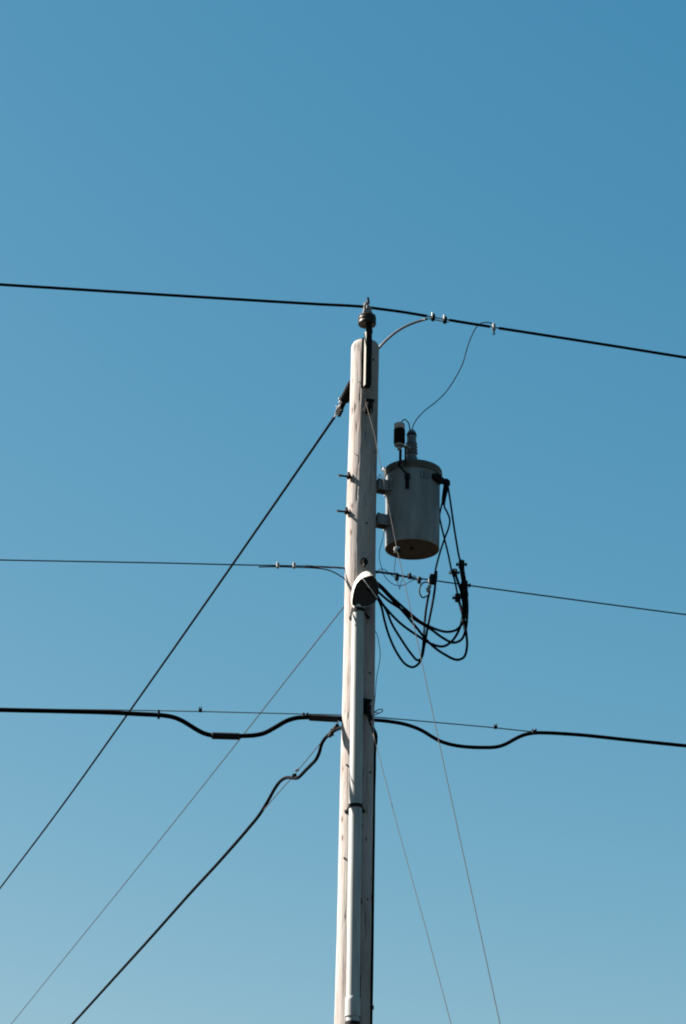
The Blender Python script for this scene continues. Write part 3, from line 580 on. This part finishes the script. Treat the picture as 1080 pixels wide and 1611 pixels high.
# black riser cable down the right side
vr = [P(585, 1141, -.02), P(588.5, 1148.5, -.0), P(591.4, 1155, .0), P(591.8, 1165, .0), P(590, 1178, .0), P(589.3, 1210, .0), P(588.3, 1250, 0), P(587.8, 1300, 0), P(586.9, 1370, 0), P(586, 1450, 0), P(585, 1530, 0), P(583.6, 1611, 0)]
b = MB(); b.tube(vr + [Vector((vr[-1].x + .01, vr[-1].y, 3)), Vector((vr[-1].x + .02, vr[-1].y, 0))], .0145, 12)
rc = tag(b.build('riser_cable', 'rubber', None), 'black cable running down the right edge of the pole', 'cable')
def sub(b, name, m, parent): return b.build(name, m, parent)
b = MB(); b.abox(P(584.5, 1585, -.01), .020, .012, .016, 0, .3); sub(b, 'cable_clip', 'dark', rc)
b = MB(); b.abox(P(588.3, 1222, -.01), .018, .012, .012, 0, .3); sub(b, 'cable_clip', 'dark', rc)

# ------------------------------------------------------------------ service drop running away left
sd_ = thing('service_drop_cable', TAP(537, 1145), 'black cable kinking around its strand then slanting down left to the frame bottom', 'cable')
sp = [P(549, 1141, .09), TAP(537, 1145), TAP(528, 1148.5), TAP(518, 1155.8), TAP(510, 1164), TAP(506, 1172), TAP(503, 1183), TAP(498, 1194), TAP(490, 1203), TAP(481, 1212), TAP(474, 1219.5), TAP(468.5, 1223.8), TAP(461, 1224), TAP(453, 1223.2), TAP(447, 1225), TAP(440, 1230.5), TAP(432.5, 1241), TAP(422.8, 1258.5), TAP(409, 1281), TAP(393, 1301), TAP(350, 1350.5), TAP(300, 1405), TAP(240, 1472.5), TAP(180, 1538.8), TAP(115, 1610.5)]
b = MB(); b.tube(sp + extend(sp[-3], sp[-1], 12, .001), .0150, 12); b.build('black_cable', 'rubber', sd_)
b = MB(); b.tube([TAP(536, 1132), TAP(529, 1140), TAP(505, 1168.5), TAP(462, 1220.5), TAP(432, 1254.5), TAP(405, 1286), TAP(393, 1300)], .0042, 6); b.build('messenger_wire', 'strand', sd_)
A = TAP(529.5, 1144); b = MB(); b.lathe(A - d * .03, d, [(0, .018), (.03, .024), (.07, .018)], 12); b.build('drop_clamp', 'dark', sd_); b = MB(); b.box(TAP(521, 1153.5), u * .014, v * .020, d * .045, .3); b.box(TAP(523, 1155), X * .014, Y * .02, Z * .010); b.build('drop_clamp', 'dark', sd_)
b = MB(); b.box(TAP(463.5, 1220.8), X * .020, Y * .03, Z * .014, .3); b.build('cable_clip', 'dark', sd_)
A = TAP(468, 1211.5); b = MB(); b.box(A, X * .016, Y * .012, Z * .006, .3); b.box(A + Z * .005 + X * .004, X * .005, Y * .01, Z * .013, .3); b.box(A - X * .014, X * .008, Y * .01, Z * .005 + X * .004, .3); b.build('bright_clip', 'galv', sd_)

# ------------------------------------------------------------------ guy wires coming down towards the right
dg = ray(1133, 3205); AN = EYE + dg * (-EYE.z / dg.z)
def guy(a, pts, r, lab, splice=None):
    az = math.degrees(math.atan2(AN.x - a.x, AN.y - a.y)); G = vplane(a.x, a.y, az)
    t = thing('guy_wire', AN, lab, 'guy wire', 'guy wires coming down right of the pole')
    path = [a] + [G(x, y) for x, y in pts] + [AN]
    for k in range(3):
        fine = []
        for p, q in zip(path, path[1:]): fine += dense(p, q, max(2, int((q - p).length / .25)))[:-1]
        fine.append(path[-1])
    b = MB(); b.tube(fine, r, 8, 1); b.build('strand', 'guy', t); return t, G
a1 = F(577, 638, .05)
t, G = guy(a1, [(588.9, 681), (606, 767), (624.3, 861), (644, 949), (700, 1209), (787, 1611)], .0031, 'long pale guy wire crossing in front of the transformer from near the pole top')
b = MB(); b.tube([a1, P(574, 641, a1.y - YP + .02), P(571, 646.8, a1.y - YP + .03)], .0045, 8); b.tube([a1, a1 + Z * .03 + X * .012], .006, 8); b.build('guy_grip', 'guy', t)
A = G(625.2, 864.5); b = MB(); dg_ = (G(644, 949) - G(606, 767)).normalized(); b.abox(A - X * .006, .012, .016, .010, 0, .3); b.abox(A + Z * .014, .018, .014, .006, 20, .3); b.abox(A - Z * .018 - X * .008, .010, .014, .006, 20, .3); b.abox(A - X * .020, .005, .014, .016, 0, .3); cp = b.build('splice_clamp', 'alu', t)
b = MB(); b.abox(A + X * .016 - Z * .014, .012, .016, .018, 0, .3); b.build('splice_bolt', 'dark', cp)
a2 = F(577, 1117, .04)
t2, G2 = guy(F(584, 1141.5, .07), [(590, 1163), (625, 1298), (670, 1460), (710, 1611)], .0028, 'shorter pale guy wire starting at telephone cable height on the pole')
b = MB(); b.tube([a2, F(580, 1128, .06), F(584, 1141.5, .07)], .0085, 8); b.build('guy_eye', 'dark', t2)
b = MB(); g0, g1 = G2(585, 1144), G2(592, 1171); b.tube([g0, g1], .0075, 8); b.build('guy_grip', 'guy', t2)
# guy hook plate near the top
gh = thing('guy_hook', F(581, 640), 'dark guy hook bolted to the pole face below the insulator bracket', 'bracket')
A = F(581, 640, .012); b = MB(); b.abox(A, .032, .012, .052, 10); b.abox(A + Z * .062 + X * .004, .040, .018, .007, 10); b.abox(A - Z * .03 - X * .02, .018, .02, .030, 10, .3); b.build('hook_plate', 'dark', gh)
b = MB(); b.cyl(A + Y * .02, A - Y * .06, .012); b.lathe(A - Y * .018, -Y, [(0, .022), (.02, .022)], 6, False); b.build('hook_bolt', 'dark', gh)
b = MB(); b.abox(F(584.3, 647, .03), .003, .006, .024, 0, .3); b.build('cotter_strip', 'galv', gh)
# the anchor rod both guys run to
ar_ = MB(); dr = (a1 - AN).normalized(); ar_.cyl(AN - dr * .5, AN + dr * .15, .012); ar_.tube([AN + dr * .15, AN + dr * .19 + X * .03, AN + dr * .23, AN + dr * .19 - X * .03, AN + dr * .15], .010, 8)
tag(ar_.build('anchor_rod', 'galv', None), 'steel eye rod in the ground where both guy wires end', 'anchor rod')

for o in ALL: del o['_o']
